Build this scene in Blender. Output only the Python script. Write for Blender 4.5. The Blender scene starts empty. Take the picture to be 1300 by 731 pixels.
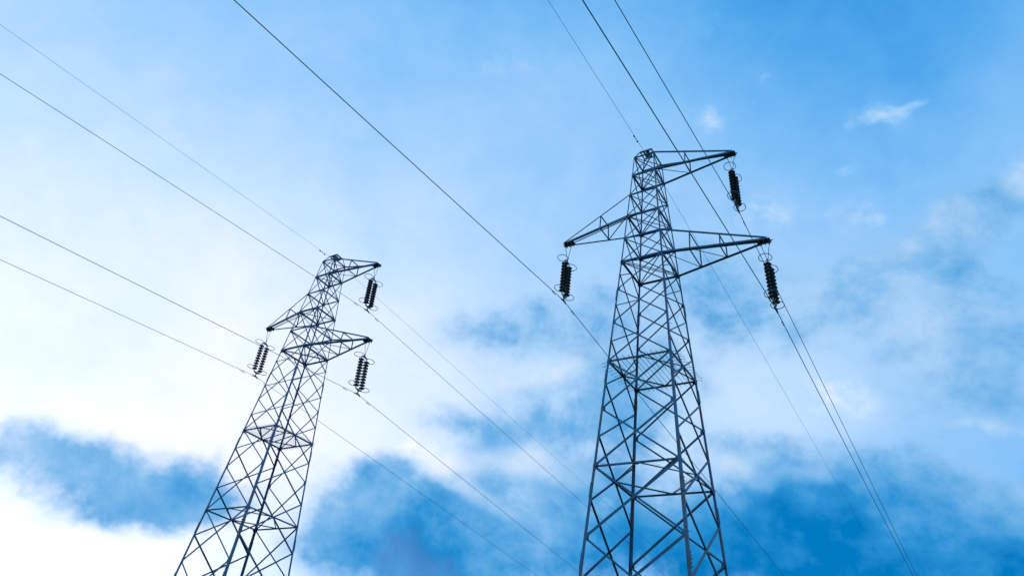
import bpy, math, random
from mathutils import Vector, Matrix
random.seed(7)
C = bpy.context.scene.collection
PI = math.pi
CAM_H = 1.6

# ---------------------------------------------------------------- camera
cam_data = bpy.data.cameras.new('camera')
cam = bpy.data.objects.new('camera', cam_data)
C.objects.link(cam)
bpy.context.scene.camera = cam
cam_data.sensor_width = 36.0
cam_data.lens = 24.516
cam_data.shift_x = 0.01413
cam_data.shift_y = -0.06424
cam_data.clip_start = 0.05
cam_data.clip_end = 6000
PITCH, ROLL = 0.66643, 0.151046
fwd = Vector((0, math.cos(PITCH), math.sin(PITCH)))
rt0 = Vector((1, 0, 0)); up0 = rt0.cross(fwd)
rt = rt0 * math.cos(ROLL) + up0 * math.sin(ROLL)
up = -rt0 * math.sin(ROLL) + up0 * math.cos(ROLL)
m3 = Matrix((rt, up, -fwd)).transposed()
cam.matrix_world = Matrix.Translation((0, 0, CAM_H)) @ m3.to_4x4()

# ---------------------------------------------------------------- exposure
sc = bpy.context.scene
sc.view_settings.view_transform = 'Standard'
sc.view_settings.look = 'None'
sc.view_settings.exposure = 0.0
sc.view_settings.gamma = 1.0
sc.view_settings.use_curve_mapping = False

# ---------------------------------------------------------------- sun and sky
SUN_AZ, SUN_EL = math.radians(-48), math.radians(9)      # low, behind the bright bank at the left
sun_d = bpy.data.lights.new('sun', 'SUN')
sun_d.energy = 1.2; sun_d.angle = math.radians(10); sun_d.color = (1.0, 0.97, 0.93)
sun = bpy.data.objects.new('sun', sun_d); C.objects.link(sun)
sdir = Vector((math.sin(SUN_AZ) * math.cos(SUN_EL), math.cos(SUN_AZ) * math.cos(SUN_EL), math.sin(SUN_EL)))
sun.rotation_euler = sdir.to_track_quat('Z', 'Y').to_euler()
sun.location = (0, 0, 60)

# SKY FIELDS BEGIN
GLOW = [
    (-0.636, 0.466, 0.614, 0.0809),
    (-0.529, 0.493, 0.691, 0.0100),
    (-0.390, 0.514, 0.764, 0.0053),
    (-0.222, 0.521, 0.824, 0.0763),
    (-0.035, 0.511, 0.859, -0.1995),
    (0.152, 0.483, 0.863, -0.0532),
    (0.320, 0.441, 0.839, -0.2270),
    (0.460, 0.393, 0.796, -0.3850),
    (0.570, 0.345, 0.746, 0.0790),
    (-0.635, 0.572, 0.519, -0.0257),
    (-0.525, 0.612, 0.591, -0.1514),
    (-0.381, 0.645, 0.662, -0.1708),
    (-0.205, 0.661, 0.722, 0.0333),
    (-0.009, 0.653, 0.757, -0.1392),
    (0.187, 0.619, 0.763, 0.2540),
    (0.360, 0.567, 0.741, 0.1700),
    (0.501, 0.506, 0.702, -0.0840),
    (0.609, 0.445, 0.656, 0.3379),
    (-0.620, 0.670, 0.409, 0.1029),
    (-0.507, 0.721, 0.471, 0.2232),
    (-0.361, 0.765, 0.534, 0.2020),
    (-0.180, 0.789, 0.588, 0.0050),
    (0.020, 0.783, 0.622, 0.2783),
    (0.218, 0.745, 0.630, -0.0151),
    (0.393, 0.683, 0.616, -0.1605),
    (0.532, 0.611, 0.586, -0.2186),
    (0.638, 0.539, 0.550, 0.0299),
    (-0.591, 0.753, 0.289, 0.1184),
    (-0.476, 0.812, 0.338, -0.0192),
    (-0.329, 0.861, 0.389, 0.0136),
    (-0.149, 0.889, 0.433, -0.1686),
    (0.048, 0.884, 0.464, -0.2910),
    (0.243, 0.845, 0.477, -0.5463),
    (0.413, 0.779, 0.471, 0.3619),
    (0.550, 0.701, 0.454, 0.1573),
    (0.653, 0.623, 0.431, -0.3066),
    (-0.551, 0.818, 0.169, -0.0249),
    (-0.435, 0.877, 0.204, -0.4354),
    (-0.289, 0.927, 0.241, 0.1214),
    (-0.116, 0.954, 0.275, 0.5368),
    (0.073, 0.951, 0.302, 0.6133),
    (0.258, 0.913, 0.318, 0.4585),
    (0.421, 0.848, 0.322, 0.3920),
    (0.553, 0.770, 0.318, 0.1933),
    (0.655, 0.690, 0.308, -0.0831),
    (-0.504, 0.862, 0.054, 0.3826),
    (-0.388, 0.918, 0.078, 0.2690),
    (-0.247, 0.964, 0.103, 0.3179),
    (-0.083, 0.988, 0.128, -0.6616),
    (0.093, 0.984, 0.151, -0.5125),
    (0.264, 0.950, 0.169, 0.1150),
    (0.418, 0.890, 0.181, -0.6379),
    (0.545, 0.817, 0.187, -0.5025),
    (0.645, 0.740, 0.190, 0.1958),
]
GLOW_K = -11.3379
TONE = [
    (0.49, 0.841, 0.228, 3.298, -1.954, 0.081, -0.688, 3.514, -11.584, -0.42),
    (0.026, 0.98, 0.196, 4.728, -0.144, 0.02, -0.01, 2.879, -14.602, -0.27),
    (0.324, 0.918, 0.229, 8.298, -3.081, 0.532, 0.254, 5.378, -22.148, -0.12),
    (-0.36, 0.91, 0.207, 11.758, 4.217, 1.767, 6.116, 8.364, -26.421, -0.1),
    (0.59, 0.687, 0.424, 13.477, -6.211, -8.76, -3.361, 11.456, -13.997, -0.08),
    (0.589, 0.765, 0.263, 11.006, -8.367, -0.401, -1.275, 7.528, -19.221, -0.1),
    (0.546, 0.665, 0.51, 7.391, -4.812, -1.668, 0.876, 4.868, -7.335, 0.06),
]
DARK = [
    (-0.499, 0.84, 0.212, 18.338, 10.516, 1.328, 5.127, 11.387, -33.394, 0.8),
    (-0.449, 0.867, 0.218, 12.585, 6.308, 0.727, 4.199, 9.879, -31.003, 1.1),
    (-0.363, 0.906, 0.217, 13.087, 4.888, 1.33, 4.928, 8.643, -28.186, 1.35),
    (-0.317, 0.924, 0.213, 22.836, 7.513, 1.177, 4.791, 10.488, -38.845, 0.9),
    (-0.395, 0.902, 0.175, 11.155, 4.884, -0.154, 4.604, 10.704, -45.446, 0.62),
    (0.033, 0.871, 0.49, 11.996, -2.564, 3.681, 10.649, 13.521, -24.9, 0.6),
    (0.116, 0.844, 0.524, 12.645, -2.311, 0.844, 3.634, 13.479, -22.653, 0.45),
    (0.394, 0.754, 0.525, 7.873, -1.716, -3.485, -3.625, 12.035, -14.65, 0.85),
    (0.306, 0.762, 0.571, 11.38, -1.439, -4.234, -5.087, 17.355, -20.548, 0.5),
    (0.165, 0.896, 0.412, 7.233, -2.123, 1.676, 5.483, 6.798, -17.106, 1),
    (0.03, 0.929, 0.37, 10.211, -0.673, 0.776, 3.767, 14.607, -37.276, 0.7),
    (0.21, 0.859, 0.467, 10.058, -7.352, 8.905, 13.747, 3.515, -12.768, 0.7),
    (-0.093, 0.962, 0.256, 14.901, 1.085, 1.203, 3.356, 8.141, -29.656, 0.95),
    (-0.07, 0.973, 0.218, 9.827, 0.693, -0.059, 0.165, 4.744, -21.337, 1.2),
    (0.053, 0.974, 0.221, 8.155, -0.548, 0.359, 1.118, 5.37, -24.147, 1.4),
    (0.024, 0.96, 0.278, 15.874, 0.054, -1.69, -5.518, 11.856, -40.907, 0.4),
    (0.159, 0.948, 0.274, 12.116, -1.833, -0.812, -1.844, 6, -19.877, 1.2),
    (0.125, 0.943, 0.308, 15.854, -1.823, -0.97, -2.023, 9.123, -27.341, 0.8),
    (-0.143, 0.968, 0.207, 16.629, 1.826, 2.784, 5.463, 5.55, -22.482, 0.75),
    (0.409, 0.866, 0.288, 7.282, -3.275, -0.541, -1.946, 8.601, -23.281, 1),
    (0.519, 0.817, 0.252, 3.926, -2.507, 0, -1.05, 6.466, -18.939, 1.6),
    (0.323, 0.913, 0.25, 10.958, -4.084, 0.625, 0.444, 6.218, -23.452, 0.9),
    (0.363, 0.852, 0.376, 16.226, -6.297, -1.521, -1.289, 17.431, -38.54, 0.5),
    (0.531, 0.63, 0.566, 4.918, -7.383, 3.567, 20.187, 7.597, -27.511, 1.05),
    (0.563, 0.58, 0.589, 9.185, -16.438, 7.328, 34.028, 12.495, -45.064, 0.6),
    (0.575, 0.651, 0.495, 9.46, -9.977, 2.074, 7.394, 8.362, -19.69, 0.9),
    (0.49, 0.681, 0.544, 9.419, -10.394, 4.456, 13.312, 7.73, -21.777, 0.7),
    (0.584, 0.692, 0.425, 11.926, -5.416, -7.638, -3.269, 10.993, -13.496, 1.5),
    (0.579, 0.758, 0.301, 8.58, -5.969, -1.532, -2.057, 9.153, -19.229, 1.4),
    (0.501, 0.804, 0.321, 11.702, -6.666, -1.642, -2.907, 15.151, -33.652, 0.6),
    (0.543, 0.695, 0.471, 13.987, -13.466, 3.638, 12.072, 12.672, -32.765, 0.35),
]
LIGHT = [
    (0.271, 0.625, 0.732, 36.049, -5.984, -8.388, 1.56, 39.973, -34.898, 0.5),
    (0.459, 0.56, 0.69, 30.209, -11.756, -10.654, 8.092, 41.315, -39.162, 0.65),
    (0.488, 0.537, 0.688, 27.674, -29.91, 3.616, 66.71, 60.844, -95.225, 0.55),
    (0.436, 0.618, 0.654, 44.995, -21.201, -10.126, 17.759, 64.897, -73.482, 0.42),
    (0.583, 0.549, 0.599, 29.847, -33.766, 1.742, 16.714, 19.713, -34.476, 0.65),
    (0.546, 0.615, 0.568, 9.269, -15.29, 7.578, 25.926, 8.565, -34.393, 0.25),
    (0.24, 0.532, 0.812, 11.029, -23.864, 12.272, 94.368, 24.93, -44.563, 0.4),
    (0.329, 0.56, 0.761, 69.637, -23.865, -12.806, 31.126, 104.294, -90.693, 0.3),
    (0.461, 0.647, 0.607, 20.98, -18.197, 3.351, 17.436, 18.891, -33.549, 0.45),
    (-0.047, 0.627, 0.777, 18.183, 0.829, 0.363, -1.792, 40.1, -32.654, 0.3),
    (0.355, 0.688, 0.633, 17.266, -4.544, -4.808, 0.151, 24.679, -27.07, 0.45),
    (0.106, 0.886, 0.451, 7.103, -2.564, 3.326, 21.112, 14.511, -33.719, 0.5),
    (0.111, 0.935, 0.337, 14.453, -1.438, -0.866, -2.745, 15.398, -42.141, 0.9),
    (-0.027, 0.946, 0.323, 15.613, 0.636, -0.693, -2.898, 17.673, -52.388, 0.7),
    (0.043, 0.957, 0.288, 11.769, 0.118, -2.271, -19.193, 24.395, -78.958, 0.7),
    (0.424, 0.839, 0.34, 14.685, -9.1, 4.014, 17.489, 17.333, -65.054, 0.5),
    (0.347, 0.871, 0.349, 27.409, -9.219, -4.454, -5.414, 18.844, -41.957, 0.55),
    (0.591, 0.713, 0.377, 16.28, -14.333, 1.437, 9.855, 27.527, -67.835, 0.6),
    (0.271, 0.917, 0.292, 19.176, -6.079, 1.119, 2.126, 11.689, -39.057, 0.6),
    (-0.049, 0.98, 0.192, 28.29, -2.673, 20.432, 27.458, 6.977, -28.998, 0.3),
    (0.461, 0.779, 0.425, 10.929, -5.995, -0.924, 2.046, 18.03, -35.523, 0.4),
    (0.551, 0.695, 0.462, 21.021, -20.463, 5.606, 22.363, 23.554, -62.4, 0.4),
]
MAUVE = [
    (-0.046, 0.979, 0.199, 21.667, -3.605, 22.299, 27.115, 5.315, -20.331, 1),
    (-0.075, 0.98, 0.185, 71.333, 3.297, 10.531, 19.144, 18.156, -89.456, 0.7),
    (-0.003, 0.982, 0.187, 24.757, -0.624, 3.288, 11.939, 12.821, -67.89, 0.6),
]
# SKY FIELDS END

world = bpy.data.worlds.new('World'); sc.world = world
world.use_nodes = True
world.cycles.sampling_method = 'MANUAL'; world.cycles.sample_map_resolution = 256
nt = world.node_tree; nt.nodes.clear()
def N(kind, **kw):
    n = nt.nodes.new(kind)
    for k, v in kw.items(): setattr(n, k, v)
    return n
def put(sock, v):
    if isinstance(v, bpy.types.NodeSocket): nt.links.new(v, sock)
    else: sock.default_value = v
def M(op, a, b=None, c=None, clamp=False):
    n = N('ShaderNodeMath', operation=op, use_clamp=clamp)
    put(n.inputs[0], a)
    if b is not None: put(n.inputs[1], b)
    if c is not None: put(n.inputs[2], c)
    return n.outputs[0]
def V(op, a, b=None, s=None):
    n = N('ShaderNodeVectorMath', operation=op)
    put(n.inputs[0], a)
    if b is not None: put(n.inputs[1], b)
    if s is not None: put(n.inputs['Scale'], s)
    return n.outputs['Value'] if op in ('DOT_PRODUCT', 'LENGTH') else n.outputs['Vector']
def noise(vec, scale, detail=5, rough=0.55, color=False, dist=0.0):
    n = N('ShaderNodeTexNoise'); n.noise_dimensions = '3D'
    nt.links.new(vec, n.inputs['Vector'])
    n.inputs['Scale'].default_value = scale; n.inputs['Detail'].default_value = detail
    n.inputs['Roughness'].default_value = rough; n.inputs['Distortion'].default_value = dist
    return n.outputs['Color'] if color else n.outputs[0]
def smooth(x, lo, hi):
    n = N('ShaderNodeMapRange'); n.interpolation_type = 'SMOOTHSTEP'
    put(n.inputs['Value'], x); n.inputs['From Min'].default_value = lo; n.inputs['From Max'].default_value = hi
    return n.outputs['Result']
tc = N('ShaderNodeTexCoord'); D = tc.outputs['Generated']
deck = V('MULTIPLY', D, (1.0, 1.0, 1.15))       # cloud billows live on the sky's sphere, a little flattened
w1 = V('SUBTRACT', noise(deck, 3.6, 5, 0.58, color=True), (0.5, 0.5, 0.5))
def warped(amt): return V('ADD', D, V('SCALE', w1, s=amt))
def field(vec, blobs):
    tot = None
    for b in blobs:
        d = V('SUBTRACT', vec, tuple(b[0:3]))
        p = V('DOT_PRODUCT', d, tuple(b[3:6])); q = V('DOT_PRODUCT', d, tuple(b[6:9]))
        r = M('MULTIPLY_ADD', p, p, M('MULTIPLY', q, q))
        g = M('EXPONENT', M('MULTIPLY', r, -0.75))
        tot = M('MULTIPLY', g, b[9]) if tot is None else M('MULTIPLY_ADD', g, b[9], tot)
    return tot
def smooth_field(vec, pts, k):
    tot = None
    for b in pts:
        d = V('SUBTRACT', vec, tuple(b[0:3]))
        g = M('EXPONENT', M('MULTIPLY', V('DOT_PRODUCT', d, d), k))
        tot = M('MULTIPLY', g, b[3]) if tot is None else M('MULTIPLY_ADD', g, b[3], tot)
    return tot
base = M('ADD', smooth_field(warped(0.06), GLOW, GLOW_K), 0.55)
dk = field(warped(0.16), DARK)
lt = field(warped(0.12), LIGHT)
tone = M('ADD', field(warped(0.10), TONE), 0.45)
fb = M('SUBTRACT', noise(deck, 7.5, 8, 0.60, dist=0.2), 0.5)           # billows
ff = M('SUBTRACT', noise(V('ADD', deck, (9, 4, 1)), 22.0, 5, 0.62), 0.5)  # fine wisps
dn = M('MULTIPLY_ADD', fb, 2.2, M('MULTIPLY_ADD', ff, 1.0, dk))
dark = M('MULTIPLY', smooth(dn, -0.02, 1.35), smooth(dk, 0.02, 0.45))
ln = M('MULTIPLY_ADD', ff, 2.2, M('MULTIPLY_ADD', fb, 2.0, lt))
light = M('MULTIPLY', smooth(ln, 0.1, 1.3), smooth(lt, 0.02, 0.55))
S = M('MULTIPLY_ADD', fb, 0.22, M('MULTIPLY_ADD', ff, 0.08, base))
tone = M('MULTIPLY_ADD', fb, -0.85, M('MULTIPLY_ADD', ff, -0.42, tone))
S = M('MULTIPLY_ADD', light, 0.34, S)
T_ = M('MULTIPLY_ADD', light, 0.30, tone)
def lin(c):
    return tuple((x / 255 / 12.92) if x / 255 <= 0.04045 else ((x / 255 + 0.055) / 1.055) ** 2.4 for x in c)
def tone_ramp(value, stops, minus):
    ramp = N('ShaderNodeValToRGB'); nt.links.new(value, ramp.inputs[0])
    el = ramp.color_ramp.elements
    while len(el) < len(stops): el.new(0.5)
    for e, (p, c) in zip(el, stops): e.position = p; e.color = tuple(max(0.0, a - b) for a, b in zip(lin(c), minus)) + (1,)
    return ramp.outputs[0]
air = tone_ramp(S, [(0.0, (0, 118, 200)), (0.15, (38, 146, 224)), (0.3, (88, 173, 239)), (0.45, (131, 195, 248)), (0.6, (167, 211, 251)),
                    (0.75, (201, 229, 254)), (0.88, (232, 244, 255)), (1.0, (255, 255, 255))], (0.003, 0.028, 0.075))
cloud = tone_ramp(T_, [(0.0, (0, 122, 194)), (0.15, (44, 146, 214)), (0.3, (94, 170, 228)), (0.45, (134, 191, 239)), (0.6, (170, 209, 247)),
                       (0.75, (203, 226, 250)), (0.88, (232, 243, 255)), (1.0, (255, 255, 255))], (0, 0, 0))
mixn = N('ShaderNodeMix', data_type='RGBA'); put(mixn.inputs[0], dark)
nt.links.new(air, mixn.inputs[6]); nt.links.new(cloud, mixn.inputs[7])
nishita = N('ShaderNodeTexSky'); nishita.sky_type = 'NISHITA'; nishita.sun_disc = False
nishita.sun_elevation = SUN_EL; nishita.sun_rotation = SUN_AZ
nishita.air_density = 1.0; nishita.dust_density = 0.3; nishita.ozone_density = 3.0
mauve = N('ShaderNodeMix', data_type='RGBA')                  # a rosy patch of cloud low in the middle
mv = field(warped(0.16), MAUVE)
mm = M('MULTIPLY_ADD', ff, 2.2, M('MULTIPLY_ADD', fb, 1.8, mv))
put(mauve.inputs[0], M('MULTIPLY', M('MULTIPLY', smooth(mm, 0.15, 1.4), smooth(mv, 0.05, 0.6)), 0.14))
nt.links.new(mixn.outputs[2], mauve.inputs[6]); mauve.inputs[7].default_value = (*lin((165, 172, 222)), 1)
bg1 = N('ShaderNodeBackground'); nt.links.new(V('SCALE', V('MULTIPLY', nishita.outputs[0], (0.05, 0.45, 1.0)), s=M('SUBTRACT', 1.0, dark)), bg1.inputs[0]); bg1.inputs[1].default_value = 0.05   # cold blue grade
bg2 = N('ShaderNodeBackground'); nt.links.new(mauve.outputs[2], bg2.inputs[0]); bg2.inputs[1].default_value = 1.0
add = N('ShaderNodeAddShader'); nt.links.new(bg1.outputs[0], add.inputs[0]); nt.links.new(bg2.outputs[0], add.inputs[1])
wo = N('ShaderNodeOutputWorld'); nt.links.new(add.outputs[0], wo.inputs[0])

# ---------------------------------------------------------------- materials
def make_mat(name, base, rough=0.5, metal=0.0, var=None, scale=3.0, lo=0.45, hi=0.65, bump=0.0):
    m = bpy.data.materials.new(name); m.use_nodes = True
    t = m.node_tree; b = t.nodes['Principled BSDF']
    b.inputs['Roughness'].default_value = rough; b.inputs['Metallic'].default_value = metal
    b.inputs['Base Color'].default_value = (*base, 1)
    if var:
        tcn = t.nodes.new('ShaderNodeTexCoord'); ns = t.nodes.new('ShaderNodeTexNoise')
        t.links.new(tcn.outputs['Object'], ns.inputs['Vector'])
        ns.inputs['Scale'].default_value = scale; ns.inputs['Detail'].default_value = 6; ns.inputs['Roughness'].default_value = 0.65
        r = t.nodes.new('ShaderNodeValToRGB'); t.links.new(ns.outputs[0], r.inputs[0])
        e = r.color_ramp.elements
        e[0].position = lo; e[0].color = (*base, 1); e[1].position = hi; e[1].color = (*var, 1)
        t.links.new(r.outputs[0], b.inputs['Base Color'])
        if bump:
            bp = t.nodes.new('ShaderNodeBump'); bp.inputs['Strength'].default_value = bump
            t.links.new(ns.outputs[0], bp.inputs['Height']); t.links.new(bp.outputs[0], b.inputs['Normal'])
    return m
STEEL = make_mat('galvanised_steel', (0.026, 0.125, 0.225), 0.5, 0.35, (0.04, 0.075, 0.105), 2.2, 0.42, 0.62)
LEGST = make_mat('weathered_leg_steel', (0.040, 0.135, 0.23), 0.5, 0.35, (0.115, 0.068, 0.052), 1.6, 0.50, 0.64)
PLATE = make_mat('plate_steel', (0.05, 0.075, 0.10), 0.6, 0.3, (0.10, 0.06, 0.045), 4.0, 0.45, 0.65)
GLASS = make_mat('brown_porcelain', (0.016, 0.038, 0.075), 0.15, 0.0, (0.04, 0.022, 0.026), 6.0)
CAPM = make_mat('insulator_cap_metal', (0.30, 0.32, 0.34), 0.4, 0.7)
RING = make_mat('ring_metal', (0.08, 0.15, 0.20), 0.4, 0.6)
CABLE = make_mat('stranded_aluminium', (0.02, 0.17, 0.30), 0.55, 0.3)
CONC = make_mat('concrete', (0.36, 0.35, 0.33), 0.9, 0.0, (0.26, 0.25, 0.23), 5.0, bump=0.3)
GRASS = make_mat('meadow_grass', (0.045, 0.075, 0.02), 0.95, 0.0, (0.085, 0.09, 0.035), 0.35, 0.35, 0.7, bump=0.4)

# ---------------------------------------------------------------- mesh helpers
class MB:
    def __init__(s): s.v = []; s.f = []
    def quadstrip(s, ringa, ringb, caps=True):
        n = len(ringa); o = len(s.v); s.v += [tuple(p) for p in ringa] + [tuple(p) for p in ringb]
        for i in range(n):
            j = (i + 1) % n; s.f.append((o + i, o + j, o + n + j, o + n + i))
        if caps: s.f.append(tuple(range(o + n - 1, o - 1, -1))); s.f.append(tuple(range(o + n, o + 2 * n)))
    def angle(s, p, q, w, nrm, t=None, off=0.0, flip=1):
        """an L-section bar from p to q; nrm points out of the face it lies in"""
        p = Vector(p); q = Vector(q); d = (q - p)
        if d.length < 1e-6: return
        d.normalize(); nrm = Vector(nrm); u = d.cross(nrm)
        if u.length < 1e-4: u = d.orthogonal()
        u.normalize(); u *= flip
        n = u.cross(d).normalized()
        if n.dot(nrm) < 0: n = -n
        t = t or max(0.008, w * 0.12)
        prof = [(-w / 2, 0), (w / 2, 0), (w / 2, -w * 0.9), (w / 2 - t, -w * 0.9), (w / 2 - t, -t), (-w / 2, -t)]
        mk = lambda c: [c + u * a + n * (b + off) for a, b in prof]
        s.quadstrip(mk(p), mk(q))
    def legbar(s, pts, w, ax, ay):
        """leg: L-section with its heel outwards along ax, ay"""
        ax = Vector(ax); ay = Vector(ay)
        rings = []
        for p, ww in zip(pts, w):
            t = max(0.009, ww * 0.11); p = Vector(p)
            prof = [(0, 0), (-ww, 0), (-ww, -t), (-t, -t), (-t, -ww), (0, -ww)]
            rings.append([p + ax * (a + ww * .25) + ay * (b + ww * .25) for a, b in prof])
        for a, b in zip(rings, rings[1:]): s.quadstrip(a, b, caps=True)
    def box(s, c, sx, sy, sz, rot=0.0):
        cx, cy, cz = c; cr, sr = math.cos(rot), math.sin(rot)
        lo = []; hi = []
        for a, b in ((-1, -1), (1, -1), (1, 1), (-1, 1)):
            x, y = a * sx / 2, b * sy / 2
            X, Y = cx + x * cr - y * sr, cy + x * sr + y * cr
            lo.append((X, Y, cz - sz / 2)); hi.append((X, Y, cz + sz / 2))
        s.quadstrip(lo, hi)
    def rod(s, p, q, r, n=6):
        s.tube([p, q], r, n)
    def tube(s, path, r, n=6, closed=False):
        path = [Vector(p) for p in path]; rings = []; m = len(path); prev = None
        for i, p in enumerate(path):
            a = path[(i - 1) % m] if (closed or i > 0) else path[i]
            b = path[(i + 1) % m] if (closed or i < m - 1) else path[i]
            d = (b - a).normalized()
            if prev is None: u = d.orthogonal().normalized()
            else: u = (prev - d * prev.dot(d)).normalized()
            prev = u; v = d.cross(u)
            rr = r[i] if isinstance(r, (list, tuple)) else r
            rings.append([p + (u * math.cos(2 * PI * k / n) + v * math.sin(2 * PI * k / n)) * rr for k in range(n)])
        o = len(s.v)
        for R in rings: s.v += [tuple(x) for x in R]
        for i in range(m - (0 if closed else 1)):
            j = (i + 1) % m
            for k in range(n):
                l = (k + 1) % n; s.f.append((o + i * n + k, o + i * n + l, o + j * n + l, o + j * n + k))
        if not closed:
            s.f.append(tuple(range(o + n - 1, o - 1, -1))); s.f.append(tuple(o + (m - 1) * n + k for k in range(n)))
    def lathe(s, prof, c, n=24):
        o = len(s.v); cx, cy, cz = c
        for r, z in prof:
            for k in range(n): s.v.append((cx + r * math.cos(2 * PI * k / n), cy + r * math.sin(2 * PI * k / n), cz + z))
        for i in range(len(prof) - 1):
            for k in range(n):
                l = (k + 1) % n; s.f.append((o + i * n + k, o + i * n + l, o + (i + 1) * n + l, o + (i + 1) * n + k))
        s.f.append(tuple(o + k for k in range(n))[::-1]); s.f.append(tuple(o + (len(prof) - 1) * n + k for k in range(n)))
    def build(s, name, mat, parent=None, smooth=False, loc=None):
        me = bpy.data.meshes.new(name); me.from_pydata(s.v, [], s.f); me.update()
        if smooth:
            for p in me.polygons: p.use_smooth = True
        me.materials.append(mat)
        o = bpy.data.objects.new(name, me); C.objects.link(o)
        if parent: o.parent = parent
        if loc: o.location = loc
        return o
def tag(o, label=None, cat=None, group=None, kind=None):
    if label: o['label'] = label
    if cat: o['category'] = cat
    if group: o['group'] = group
    if kind: o['kind'] = kind
    return o
def empty(name, loc=(0, 0, 0), rz=0.0, parent=None):
    o = bpy.data.objects.new(name, None); C.objects.link(o); o.empty_display_size = 0.3
    o.location = loc; o.rotation_euler = (0, 0, rz)
    if parent: o.parent = parent
    return o
def kids(o): return [x for x in bpy.data.objects if x.parent == o]
def copy_tree(o, parent=None):
    c = o.copy(); C.objects.link(c); c.parent = parent
    for ch in kids(o): copy_tree(ch, c)
    return c

# ---------------------------------------------------------------- ground
R_POS = Vector((7.44795, 26.50299, 0.0)); L_POS = Vector((-10.68533, 40.55889, -0.34422)); YAW = -0.65626
def ground_h(x, y):
    dl = math.hypot(x - L_POS.x, y - L_POS.y)
    return -0.344 * (1 - min(1, max(0, (dl - 7) / 10))) ** 1 if dl < 17 else 0.0
gm = MB(); xs = [-3000, -1200, -400, -150, -80] + list(range(-60, 61, 4)) + [80, 150, 400, 1200, 3000]
ys = [-3000, -1000, -300, -100] + list(range(-60, 121, 4)) + [160, 300, 700, 1500, 3000]
for y in ys:
    for x in xs: gm.v.append((x, y, ground_h(x, y)))
nx = len(xs)
for j in range(len(ys) - 1):
    for i in range(nx - 1): gm.f.append((j * nx + i, j * nx + i + 1, (j + 1) * nx + i + 1, (j + 1) * nx + i))
tag(gm.build('ground', GRASS), kind='structure')

# ---------------------------------------------------------------- the lattice pylon
ZK, ZG, ZT = 19.44647 + CAM_H, 9.61097 + CAM_H, 25.12852 + CAM_H
ASP = 1.05
def half(z):
    if z >= ZK: return 1.0 + (0.617 - 1.0) * (z - ZK) / (ZT - ZK)
    return 1.0 + 0.694 * (z - ZK) / (ZG - ZK)
LV = dict(P=26.42, T=25.1285, U=23.7344, M=22.2971, L=20.8669, K=19.4465, J=17.8674, I=16.0855, H=14.1416, F=11.9717,
          G=9.611, E=7.0093, X=4.15, Y=1.15, Z=-1.45)
LV = {k: v + CAM_H for k, v in LV.items()}
SG = dict(A=(-1, -1), B=(1, -1), Cc=(1, 1), Dd=(-1, 1))
def nd(k, z):
    if isinstance(z, str): z = LV[z]
    h = half(z) if z < 27.9 else 0.545
    return Vector((SG[k][0] * h, SG[k][1] * h * ASP, z))
FACES = {'AB': ('A', 'B', (0, -1, 0)), 'DC': ('Dd', 'Cc', (0, 1, 0)), 'AD': ('A', 'Dd', (-1, 0, 0)), 'BC': ('B', 'Cc', (1, 0, 0))}
def mid(a, b, t=0.5): return a.lerp(b, t)

def bw(z):    # width of the bracing bars
    return 0.052 + 0.038 * max(0, min(1, (21.6 - z) / 12))

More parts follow.
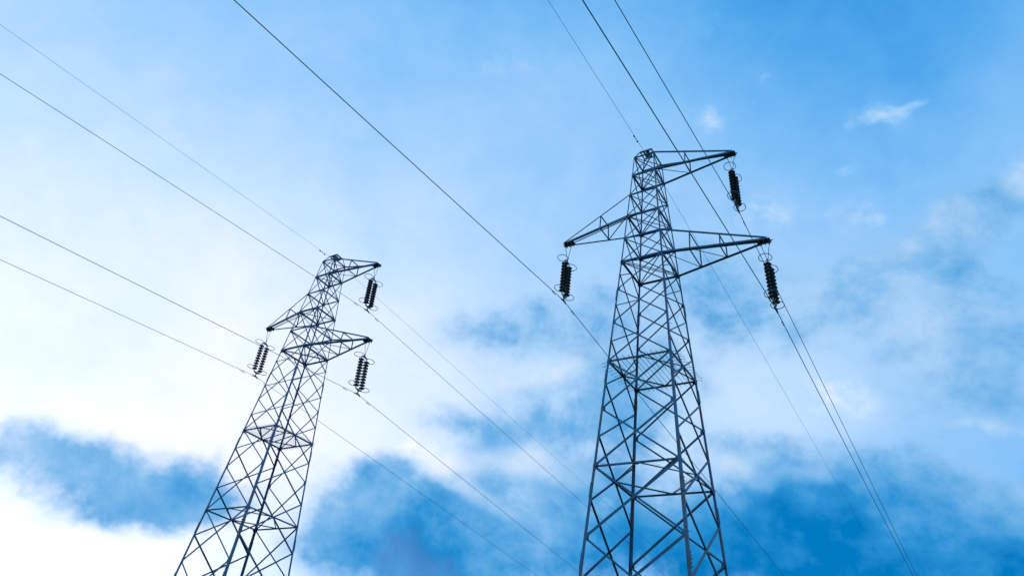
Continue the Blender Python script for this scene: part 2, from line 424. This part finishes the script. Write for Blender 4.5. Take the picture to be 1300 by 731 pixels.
def make_pylon():
    root = empty('lattice_pylon')
    order = ['Z', 'Y', 'X', 'E', 'G', 'F', 'H', 'I', 'J', 'K', 'L', 'M', 'U', 'T', 'P']
    # --- legs with their step bolts
    for k in ('A', 'B', 'Cc', 'Dd'):
        mb = MB(); pts = [nd(k, z) for z in order]
        lw = {'Z': .17, 'Y': .17, 'X': .165, 'E': .16, 'G': .155, 'F': .145, 'H': .135, 'I': .12, 'J': .112, 'K': .105, 'L': .095, 'M': .09, 'U': .085, 'T': .08, 'P': .075}
        mb.legbar(pts, [lw[z] * (.62 + .1 * max(0, min(1, (20 - LV[z]) / 10))) for z in order], (SG[k][0], 0, 0), (0, SG[k][1], 0))
        # splice plates, doubled angle round the leg
        for z in (LV['G'] - 0.9, LV['H'] - 0.7, LV['E'] - 0.8, LV['J'] - 0.3):
            a, b = nd(k, z - 0.28), nd(k, z + 0.28)
            w = (0.165 if z < 13 else 0.14 if z < 18 else 0.118) * .75
            mb.legbar([a + Vector((SG[k][0] * .013, SG[k][1] * .013, 0)), b + Vector((SG[k][0] * .013, SG[k][1] * .013, 0))], [w, w], (SG[k][0], 0, 0), (0, SG[k][1], 0))
            for q in range(5):
                for s_ in (0, 1):
                    p = a.lerp(b, (q + 0.5) / 5)
                    o = Vector((SG[k][0] * .045, -SG[k][1] * .06, 0)) if s_ else Vector((-SG[k][0] * .06, SG[k][1] * .045, 0))
                    e = Vector((SG[k][0] * .025, 0, 0)) if s_ else Vector((0, SG[k][1] * .025, 0))
                    mb.rod(p + o, p + o + e, 0.016, 6)
        if k in ('B', 'Dd'):
            z = 3.2; i = 0
            while z < 27.6:
                p = nd(k, z); dr = Vector((SG[k][0], 0, 0)) if i % 2 else Vector((0, SG[k][1], 0))
                o = Vector((SG[k][0] * .01, SG[k][1] * .01, 0))
                mb.rod(p + o, p + o + dr * 0.14, 0.008, 5); z += 0.42; i += 1
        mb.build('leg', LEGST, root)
    # --- bracing of the four faces
    lower = ['K', 'J', 'I', 'H', 'F', 'G', 'E', 'X', 'Y', 'Z']
    upper = ['P', 'T', 'U', 'M', 'L', 'K']
    rings = ['P', 'T', 'U', 'M', 'L', 'K', 'H', 'G', 'X']
    for fn, (a, b, nrm) in FACES.items():
        mb = MB(); N_ = Vector(nrm)
        def gus(p, sz, along):
            t_ = Vector(along).normalized() * sz
            zv = Vector((0, 0, sz)); o = N_ * 0.012
            mb.quadstrip([p - t_ * .5 - zv * .45 + o, p + t_ * .5 - zv * .3 + o, p + t_ * .5 + zv * .3 + o, p - t_ * .5 + zv * .45 + o],
                         [p - t_ * .5 - zv * .45 + o * 1.8, p + t_ * .5 - zv * .3 + o * 1.8, p + t_ * .5 + zv * .3 + o * 1.8, p - t_ * .5 + zv * .45 + o * 1.8])
        ax = (nd(b, 'K') - nd(a, 'K')).normalized()
        for z in rings:
            w = 0.085 if z in ('T', 'M', 'K') else 0.065
            if fn == 'AB' and z in ('T', 'M', 'K'): w = 0.095
            mb.angle(nd(a, z), nd(b, z), w, nrm, off=0.02)
        if fn in ('AB', 'DC'):
            for seq in (upper, lower):
                for z0, z1 in zip(seq, seq[1:]):
                    zc = (LV[z0] + LV[z1]) / 2; w = bw(zc)
                    mb.angle(nd(a, z0), nd(b, z1), w * .78, nrm, off=-0.012)
                    mb.angle(nd(b, z0), nd(a, z1), w * 1.12, nrm, off=0.016 + w * .1)
            for z in lower[:-1]:
                s_ = 0.15 if LV[z] > 17 else 0.2
                gus(nd(a, z) + ax * s_ * .35, s_, ax); gus(nd(b, z) - ax * s_ * .35, s_, -ax)
        else:
            for z0, z1 in zip(upper, upper[1:]):
                mb.angle(nd(a, z0), nd(b, z1), 0.042, nrm, off=-0.012)
                mb.angle(nd(b, z0), nd(a, z1), 0.042, nrm, off=0.014)
            mids = [(LV[p] + LV[q]) / 2 for p, q in zip(lower, lower[1:])]
            c0 = mid(nd(a, 'K'), nd(b, 'K')); z = mids[0]
            mb.angle(c0, nd(a, z), 0.045, nrm); mb.angle(c0, nd(b, z), 0.045, nrm)
            q0 = mid(nd(a, 'K'), nd(b, 'K'), 0.0)
            for z0, z1 in zip(mids, mids[1:]):
                w = 0.75 * bw((z0 + z1) / 2)
                mb.angle(nd(a, z0), nd(b, z1), w, nrm, off=-0.012)
                mb.angle(nd(b, z0), nd(a, z1), w, nrm, off=0.014)
            for z in mids:
                s_ = 0.12
                gus(nd(a, z) + ax * .03, s_, ax); gus(nd(b, z) - ax * .03, s_, -ax)
        for z in ('T', 'U', 'M', 'L', 'K', 'H', 'G'):
            s_ = 0.2 if z in ('K', 'H', 'G', 'M') else 0.15
            gus(nd(a, z) + ax * s_ * .3 - Vector((0, 0, .05)), s_, ax); gus(nd(b, z) - ax * s_ * .3 - Vector((0, 0, .05)), s_, -ax)
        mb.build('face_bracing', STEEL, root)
    # --- flat frames inside the body
    dn_ = (0, 0, -1)
    for z in ('T', 'M', 'K'):
        mb = MB(); A, B, Cc, Dd = (nd(k, z) for k in ('A', 'B', 'Cc', 'Dd'))
        mb.angle(A, Cc, 0.05, dn_, off=0.02); mb.angle(Dd, B, 0.05, dn_, off=-0.03)
        if z == 'K': mb.angle(A.lerp(B, .08), Cc.lerp(B, .08), 0.04, dn_, off=0.02)
        mb.build('plan_bracing', STEEL, root)
    for z in ('H', 'G', 'X'):
        mb = MB(); A, B, Cc, Dd = (nd(k, z) for k in ('A', 'B', 'Cc', 'Dd'))
        ms = [mid(A, B), mid(B, Cc), mid(Cc, Dd), mid(Dd, A)]
        for i in range(4): mb.angle(ms[i], ms[(i + 1) % 4], 0.055, dn_, off=0.015 * (i % 2))
        for m_ in ms: mb.box((m_.x * .96, m_.y * .96, m_.z - 0.02), .15, .15, .012, PI / 4)
        mb.build('plan_bracing', STEEL, root)
    # --- peak: ring, four rafters, saddle square, earth wire hanger
    mb = MB(); top = {k: Vector((SG[k][0] * .33, SG[k][1] * .29, 27.0 + CAM_H)) for k in SG}
    for k in SG: mb.angle(nd(k, 'P'), top[k], 0.06, (SG[k][0], 0, 0))
    ks = ['A', 'B', 'Cc', 'Dd']
    for i in range(4):
        a, b = top[ks[i]], top[ks[(i + 1) % 4]]
        mb.angle(a, b, 0.075, (a + b) * Vector((1, 1, 0)) if False else Vector(((a + b).x, (a + b).y, 0)), off=.01)
    mb.angle(nd('A', 'P'), nd('Cc', 'P'), 0.05, dn_); mb.angle(nd('B', 'P'), nd('Dd', 'P'), 0.05, dn_, off=-.03)
    z = 27.0 + CAM_H
    mb.box((0.06, 0, z - .02), .16, .62, .09); mb.box((-0.14, 0, z - .02), .06, .62, .07)
    mb.box((0, 0, z - .12), .26, .10, .16)
    for q in (-.09, .09): mb.rod((q, -.05, z + .02), (q, -.05, z + .09), .02)
    mb.build('peak_frame', STEEL, root)
    # --- crossarms
    def arm(tx, tz, zl, zu, frames, side, rail=False):
        tz += CAM_H
        n, f = ('B', 'Cc') if side > 0 else ('A', 'Dd')
        mb = MB(); tipx = tx
        tipn, tipf = Vector((tipx, -.12, tz)), Vector((tipx - side * .12, .14, tz))
        bn, bf, un, uf = nd(n, zl), nd(f, zl), nd(n, zu), nd(f, zu)
        tu = Vector((0, 0, .07))
        mb.angle(bn, tipn, 0.088, (0, -1, 0), off=0.03); mb.angle(bn + Vector((0, 0.03, -.075)), tipn + Vector((0, .03, -.055)), 0.05, (0, 0, -1))
        mb.angle(bf, tipf, 0.078, (0, 1, 0), off=0.02)
        mb.angle(un, tipn + tu, 0.066, (0, -1, 0), off=0.02)
        mb.angle(uf, tipf + tu, 0.066, (0, 1, 0), off=0.02)
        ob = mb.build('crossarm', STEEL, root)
        sb = MB()
        def at(p, q, x): return p.lerp(q, (x - p.x) / (q.x - p.x))
        prev_n = bn; prev_uf = uf
        for x in frames:
            a, b = at(bn, tipn, x), at(bf, tipf, x); c, d = at(un, tipn + tu, x), at(uf, tipf + tu, x)
            sb.angle(a, c, 0.05, (0, -1, 0), off=0); sb.angle(b, d, 0.05, (0, 1, 0), off=0)
            sb.angle(c, d, 0.05, (side, 0, 0)); sb.angle(a, b, 0.05, (side, 0, 0))
            sb.angle(prev_n, b, 0.04, (0, 0, -1), off=.01)
            prev_n = a
        if rail: sb.rod(nd('A', zl) + Vector((-.05, 0, -.2)), tipn + Vector((.5, 0, -.12)), 0.014)
        sb.build('arm_strut', STEEL, ob)
        hb = MB()   # shackle plates under the tip
        for q in (-.3, -.1, .08): hb.box((tipx + side * q - side * .03, 0, tz - .06), .02, .34, .17)
        hb.box((tipx - side * .16, 0, tz - .025), .58, .36, .022)
        hb.box((tipx - side * .12, 0, tz - .13), .5, .05, .06)
        hb.angle((tipx + side * .02, -.2, tz), (tipx + side * .02, .2, tz), .09, (side, 0, 0), off=.03)
        hb.rod((tipx, 0, tz - .06), (tipx + side * .22, .02, tz - .02), .025)
        hb.build('hanger_bracket', PLATE, ob)
    arm(4.40, 25.206, 'T', 'P', [2.12], 1)
    arm(-4.61, 22.286, 'M', 'U', [-2.45], -1, rail=True)
    arm(5.385, 19.519, 'K', 'L', [2.2, 3.48], 1)
    # --- anti-climb spikes round the body at the waist frame
    mb = MB(); z = LV['H']; h = half(z); hy = h * ASP
    for i in range(13):
        x = -h + 0.16 + i * (2 * h - .32) / 12 + random.uniform(-.02, .02); e = random.uniform(.22, .34)
        mb.rod((x, -hy - e, z + random.uniform(-.02, .03)), (x + random.uniform(-.02, .02), hy + e, z + random.uniform(-.03, .02)), 0.0095, 5)
    for sx in (-1, 1):
        for i in range(12):
            y = -hy + 0.08 + i * (2 * hy - .16) / 11; e = random.uniform(.3, .42)
            mb.tube([(sx * (h - .1), y, z), (sx * (h + e * .6), y, z - .0), (sx * (h + e), y + .02, z - .05)], 0.0095, 5)
    mb.build('anti_climb_spikes', STEEL, root)
    # --- footings
    for k in SG:
        p = nd(k, 'Z'); f_ = MB(); f_.box((p.x, p.y, 0.02), .7, .7, .5); f_.box((p.x, p.y, .29), .4, .4, .05)
        f_.build('footing', CONC, root)
    return root
pyl = make_pylon()
pyl.location = R_POS; pyl.rotation_euler = (0, 0, YAW)
tag(pyl, 'nearer, larger grey steel lattice pylon standing upright right of centre', 'pylon', 'lattice pylons of the two power lines')
pyl2 = copy_tree(pyl); pyl2.location = L_POS; pyl2.rotation_euler = (0, 0, YAW)
tag(pyl2, 'farther, smaller steel lattice pylon that appears to lean right, at the left', 'pylon', 'lattice pylons of the two power lines')

# ---------------------------------------------------------------- insulator sets
DISCS, PITCH_D = 10, 0.182
def make_insulator():
    root = empty('suspension_insulator')
    # local origin = hanging point under the arm tip; everything hangs down
    h = MB()
    for sx in (-.17, .17):
        h.tube([(sx, 0, .0), (sx, 0, -.16), (sx * .12, 0, -.95)], .014, 6)
        h.tube([(sx - .03, 0, -.16), (sx - .03, 0, -.06), (sx + .03, 0, -.06), (sx + .03, 0, -.16)], .010, 5)
    h.rod((0, 0, -.93), (0, 0, -1.10), .03, 8)
    h.build('hanger_rods', RING, root)
    def yoke(z, up_):
        y = MB(); pts = [(-.26, 0), (.26, 0), (.26, .05 * up_), (.05, .13 * up_), (-.05, .13 * up_), (-.26, .05 * up_)]
        y.quadstrip([(-.012, a, z + b) for a, b in pts], [(.012, a, z + b) for a, b in pts])
        y.build('yoke_plate', PLATE, root)
    zt = -1.17
    yoke(zt, 1)
    zb = zt - .10 - DISCS * PITCH_D - .06
    yoke(zb, -1)
    for sy in (-.225, .225):
        s = MB()
        s.rod((0, sy, zt), (0, sy, zb), .030, 8)
        st = s.build('insulator_string', CAPM, root)
        for i in range(DISCS):
            d = MB(); z0 = zt - .10 - i * PITCH_D
            d.lathe([(.028, .0), (.036, -.005), (.040, -.048), (.062, -.058), (.115, -.074), (.152, -.087), (.166, -.097), (.162, -.105),
                     (.138, -.099), (.126, -.108), (.108, -.098), (.094, -.107), (.066, -.098), (.026, -.106)], (0, sy, z0), 24)
            d.build('disc', GLASS, st, smooth=True)
    # racket-shaped arcing rings, one outwards of each string, top and bottom
    for z, dz in ((zt + .02, -.06), (zb + .13, .05)):
        for sg in (-1, 1):
            r = MB(); path = []
            y0 = sg * .20; R_ = .255; L_ = .56
            for t in range(19):
                a = PI / 2 - PI * t / 18
                path.append((R_ * math.sin(a) * 1.0, y0 + sg * (L_ - R_ + R_ * math.cos(a)), z + dz * .4))
            path = [(.03, y0 - sg * .02, z - .0), (.14, y0 + sg * .0, z + dz * .2), (R_, y0 + sg * .12, z + dz * .4)] + path + [(-R_, y0 + sg * .12, z + dz * .4), (-.14, y0, z + dz * .2), (-.03, y0 - sg * .02, z)]
            r.tube(path, .017, 6)
            r.build('arcing_ring', RING, root, smooth=True)
    # link and suspension clamp (the cable runs through it, 3.5 m under the arm)
    k = MB(); k.rod((0, 0, zb - .1), (0, 0, -3.40), .024, 8)
    k.box((0, 0, -3.36), .05, .05, .12)
    k.tube([(0, -.24, -3.52), (0, -.14, -3.475), (0, 0, -3.46), (0, .14, -3.475), (0, .24, -3.52)], [.028, .042, .05, .042, .028], 8)
    k.build('suspension_clamp', PLATE, root)
    return root
def to_world(base, p):
    c, s = math.cos(YAW), math.sin(YAW)
    return Vector((base.x + p[0] * c - p[1] * s, base.y + p[0] * s + p[1] * c, base.z + p[2]))
# arm tip (x, z above eye), cable point (dx, drop) of each conductor
SETS = [
 ('R', 'top', 4.396, 25.2065, -.094, 3.555, 'dark twin disc insulator under the upper right arm of the nearer pylon'),
 ('R', 'left', -4.6088, 22.286, .040, 3.517, 'dark twin disc insulator under the only left arm of the nearer pylon'),
 ('R', 'low', 5.3853, 19.5186, -.074, 3.477, 'dark twin disc insulator under the lower right arm of the nearer pylon'),
 ('L', 'top', 4.396, 25.2065, .099, 3.491, 'small twin disc insulator under the upper right arm of the farther pylon'),
 ('L', 'left', -4.6088, 22.286, .371, 3.591, 'small twin disc insulator under the only left arm of the farther pylon'),
 ('L', 'low', 5.3853, 19.5186, .168, 3.489, 'small twin disc insulator under the lower right arm of the farther pylon')]
proto = make_insulator(); used = False
CABLE_PT = {}
for tw, arm_, tx, tz, dx, drop, label in SETS:
    base = R_POS if tw == 'R' else L_POS
    hang = to_world(base, (tx - math.copysign(.12, tx), 0, tz + CAM_H - .06))
    foot = to_world(base, (tx + dx, 0, tz + CAM_H - drop))
    o = proto if not used else copy_tree(proto); used = True
    o.location = hang
    axis = (hang - foot); ln_ = axis.length; axis.normalize()
    yv = Vector((-math.sin(YAW), math.cos(YAW), 0)); xv = yv.cross(axis).normalized(); yv = axis.cross(xv)
    o.rotation_euler = Matrix((xv, yv, axis)).transposed().to_euler()
    s = ln_ / 3.46; o.scale = (1, 1, s)
    tag(o, label, 'insulator', 'insulator sets hanging from the pylon arms')
    CABLE_PT[tw, arm_] = foot
for tw in 'RL': CABLE_PT[tw, 'earth'] = to_world(R_POS if tw == 'R' else L_POS, (0, 0, 26.75 + CAM_H))

# ---------------------------------------------------------------- cables
AZ = 0.656; LD = Vector((math.sin(AZ), math.cos(AZ), 0))
# slope and curvature of the cable each side of its support: (near side, far side, distance where the span starts to level out)
CB = {
 ('R', 'earth'): ((-.01492, -.000601, 13), (-.06272, -.000096, 75)),
 ('R', 'top'): ((-.08281, -.000348, 16), (-.09744, -.00001, 50)),
 ('R', 'left'): ((-.08988, .000181, 23), (-.08913, .000051, 42)),
 ('R', 'low'): ((-.07088, -.000445, 19), (-.08521, .000275, 36)),
 ('L', 'earth'): ((-.06755, -.000022, 26), (-.05653, -.000060, 75)),
 ('L', 'top'): ((-.07816, -.000125, 26), (-.07579, .000086, 54)),
 ('L', 'left'): ((-.09119, -.000042, 20), (-.07406, -.000082, 42)),
 ('L', 'low'): ((-.09357, .000048, 23), (-.09333, .000078, 33))}
WHICH = dict(earth='thin earth wire over the peak of the %s pylon', top='power cable held by the upper right insulator of the %s pylon',
             left='power cable held by the left insulator of the %s pylon', low='power cable held by the lower right insulator of the %s pylon')
def damper(p, d, rw, parent, k=1.0):
    m = MB(); dz = Vector((0, 0, -1)); c = p + dz * .07
    m.box(tuple(p + dz * .03), .03, .03, .09, 0)
    m.rod(c - d * .13 * k, c + d * .13 * k, .007, 6)
    for s_ in (-1, 1): m.tube([c + d * s_ * .09 * k, c + d * s_ * .10 * k, c + d * s_ * .15 * k, c + d * s_ * .16 * k], [.012, rw, rw, rw * .6], 8)
    m.build('vibration_damper', PLATE, parent)
for (tw, arm_), sides in CB.items():
    S_ = CABLE_PT[tw, arm_]; path = []
    def zat(sd, t):
        a, b, t1 = sd
        e = a + 2 * b * t1                       # slope where the measured part ends
        k = (-e) / (2 * (150 - t1)) if t > t1 else 0
        return a * t + b * t * t if t <= t1 else a * t1 + b * t1 * t1 + e * (t - t1) + k * (t - t1) ** 2
    ts = [0.12, .3, .6, 1, 1.5, 2.2, 3, 4, 5.5, 7, 9, 11, 13, 15, 17.5, 20, 23, 26, 30, 35, 40, 46, 54, 63, 75, 90, 110, 135, 170, 210, 260, 300]
    near = [S_ - LD * t + Vector((0, 0, zat(sides[0], t))) for t in reversed(ts) if t <= 210]
    far = [S_ + LD * t + Vector((0, 0, zat(sides[1], t))) for t in ts]
    path = near + [S_ + Vector((0, 0, -.003))] + far
    r = (.009 if tw == 'R' else .0075) if arm_ == 'earth' else (.0175 if tw == 'R' else .013)
    mb = MB(); mb.tube(path, r, 8)
    name = 'earth_wire' if arm_ == 'earth' else 'power_cable'
    o = mb.build(name, CABLE, smooth=True)
    who = 'nearer' if tw == 'R' else 'farther'
    tag(o, WHICH[arm_] % who, 'cable', 'earth wires of the two lines' if arm_ == 'earth' else 'power cables of the two lines')
    spots = [(0, 1.62 if tw == 'R' else 1.25, .04)] if arm_ == 'earth' else [(0, 1.0, .022), (1, .95, .022)]
    for sd, t, rw in spots:
        sg = -1 if sd == 0 else 1
        damper(S_ + LD * (sg * t) + Vector((0, 0, zat(sides[sd], t))), LD, rw, o, 1.7 if arm_ == 'earth' else 1.0)
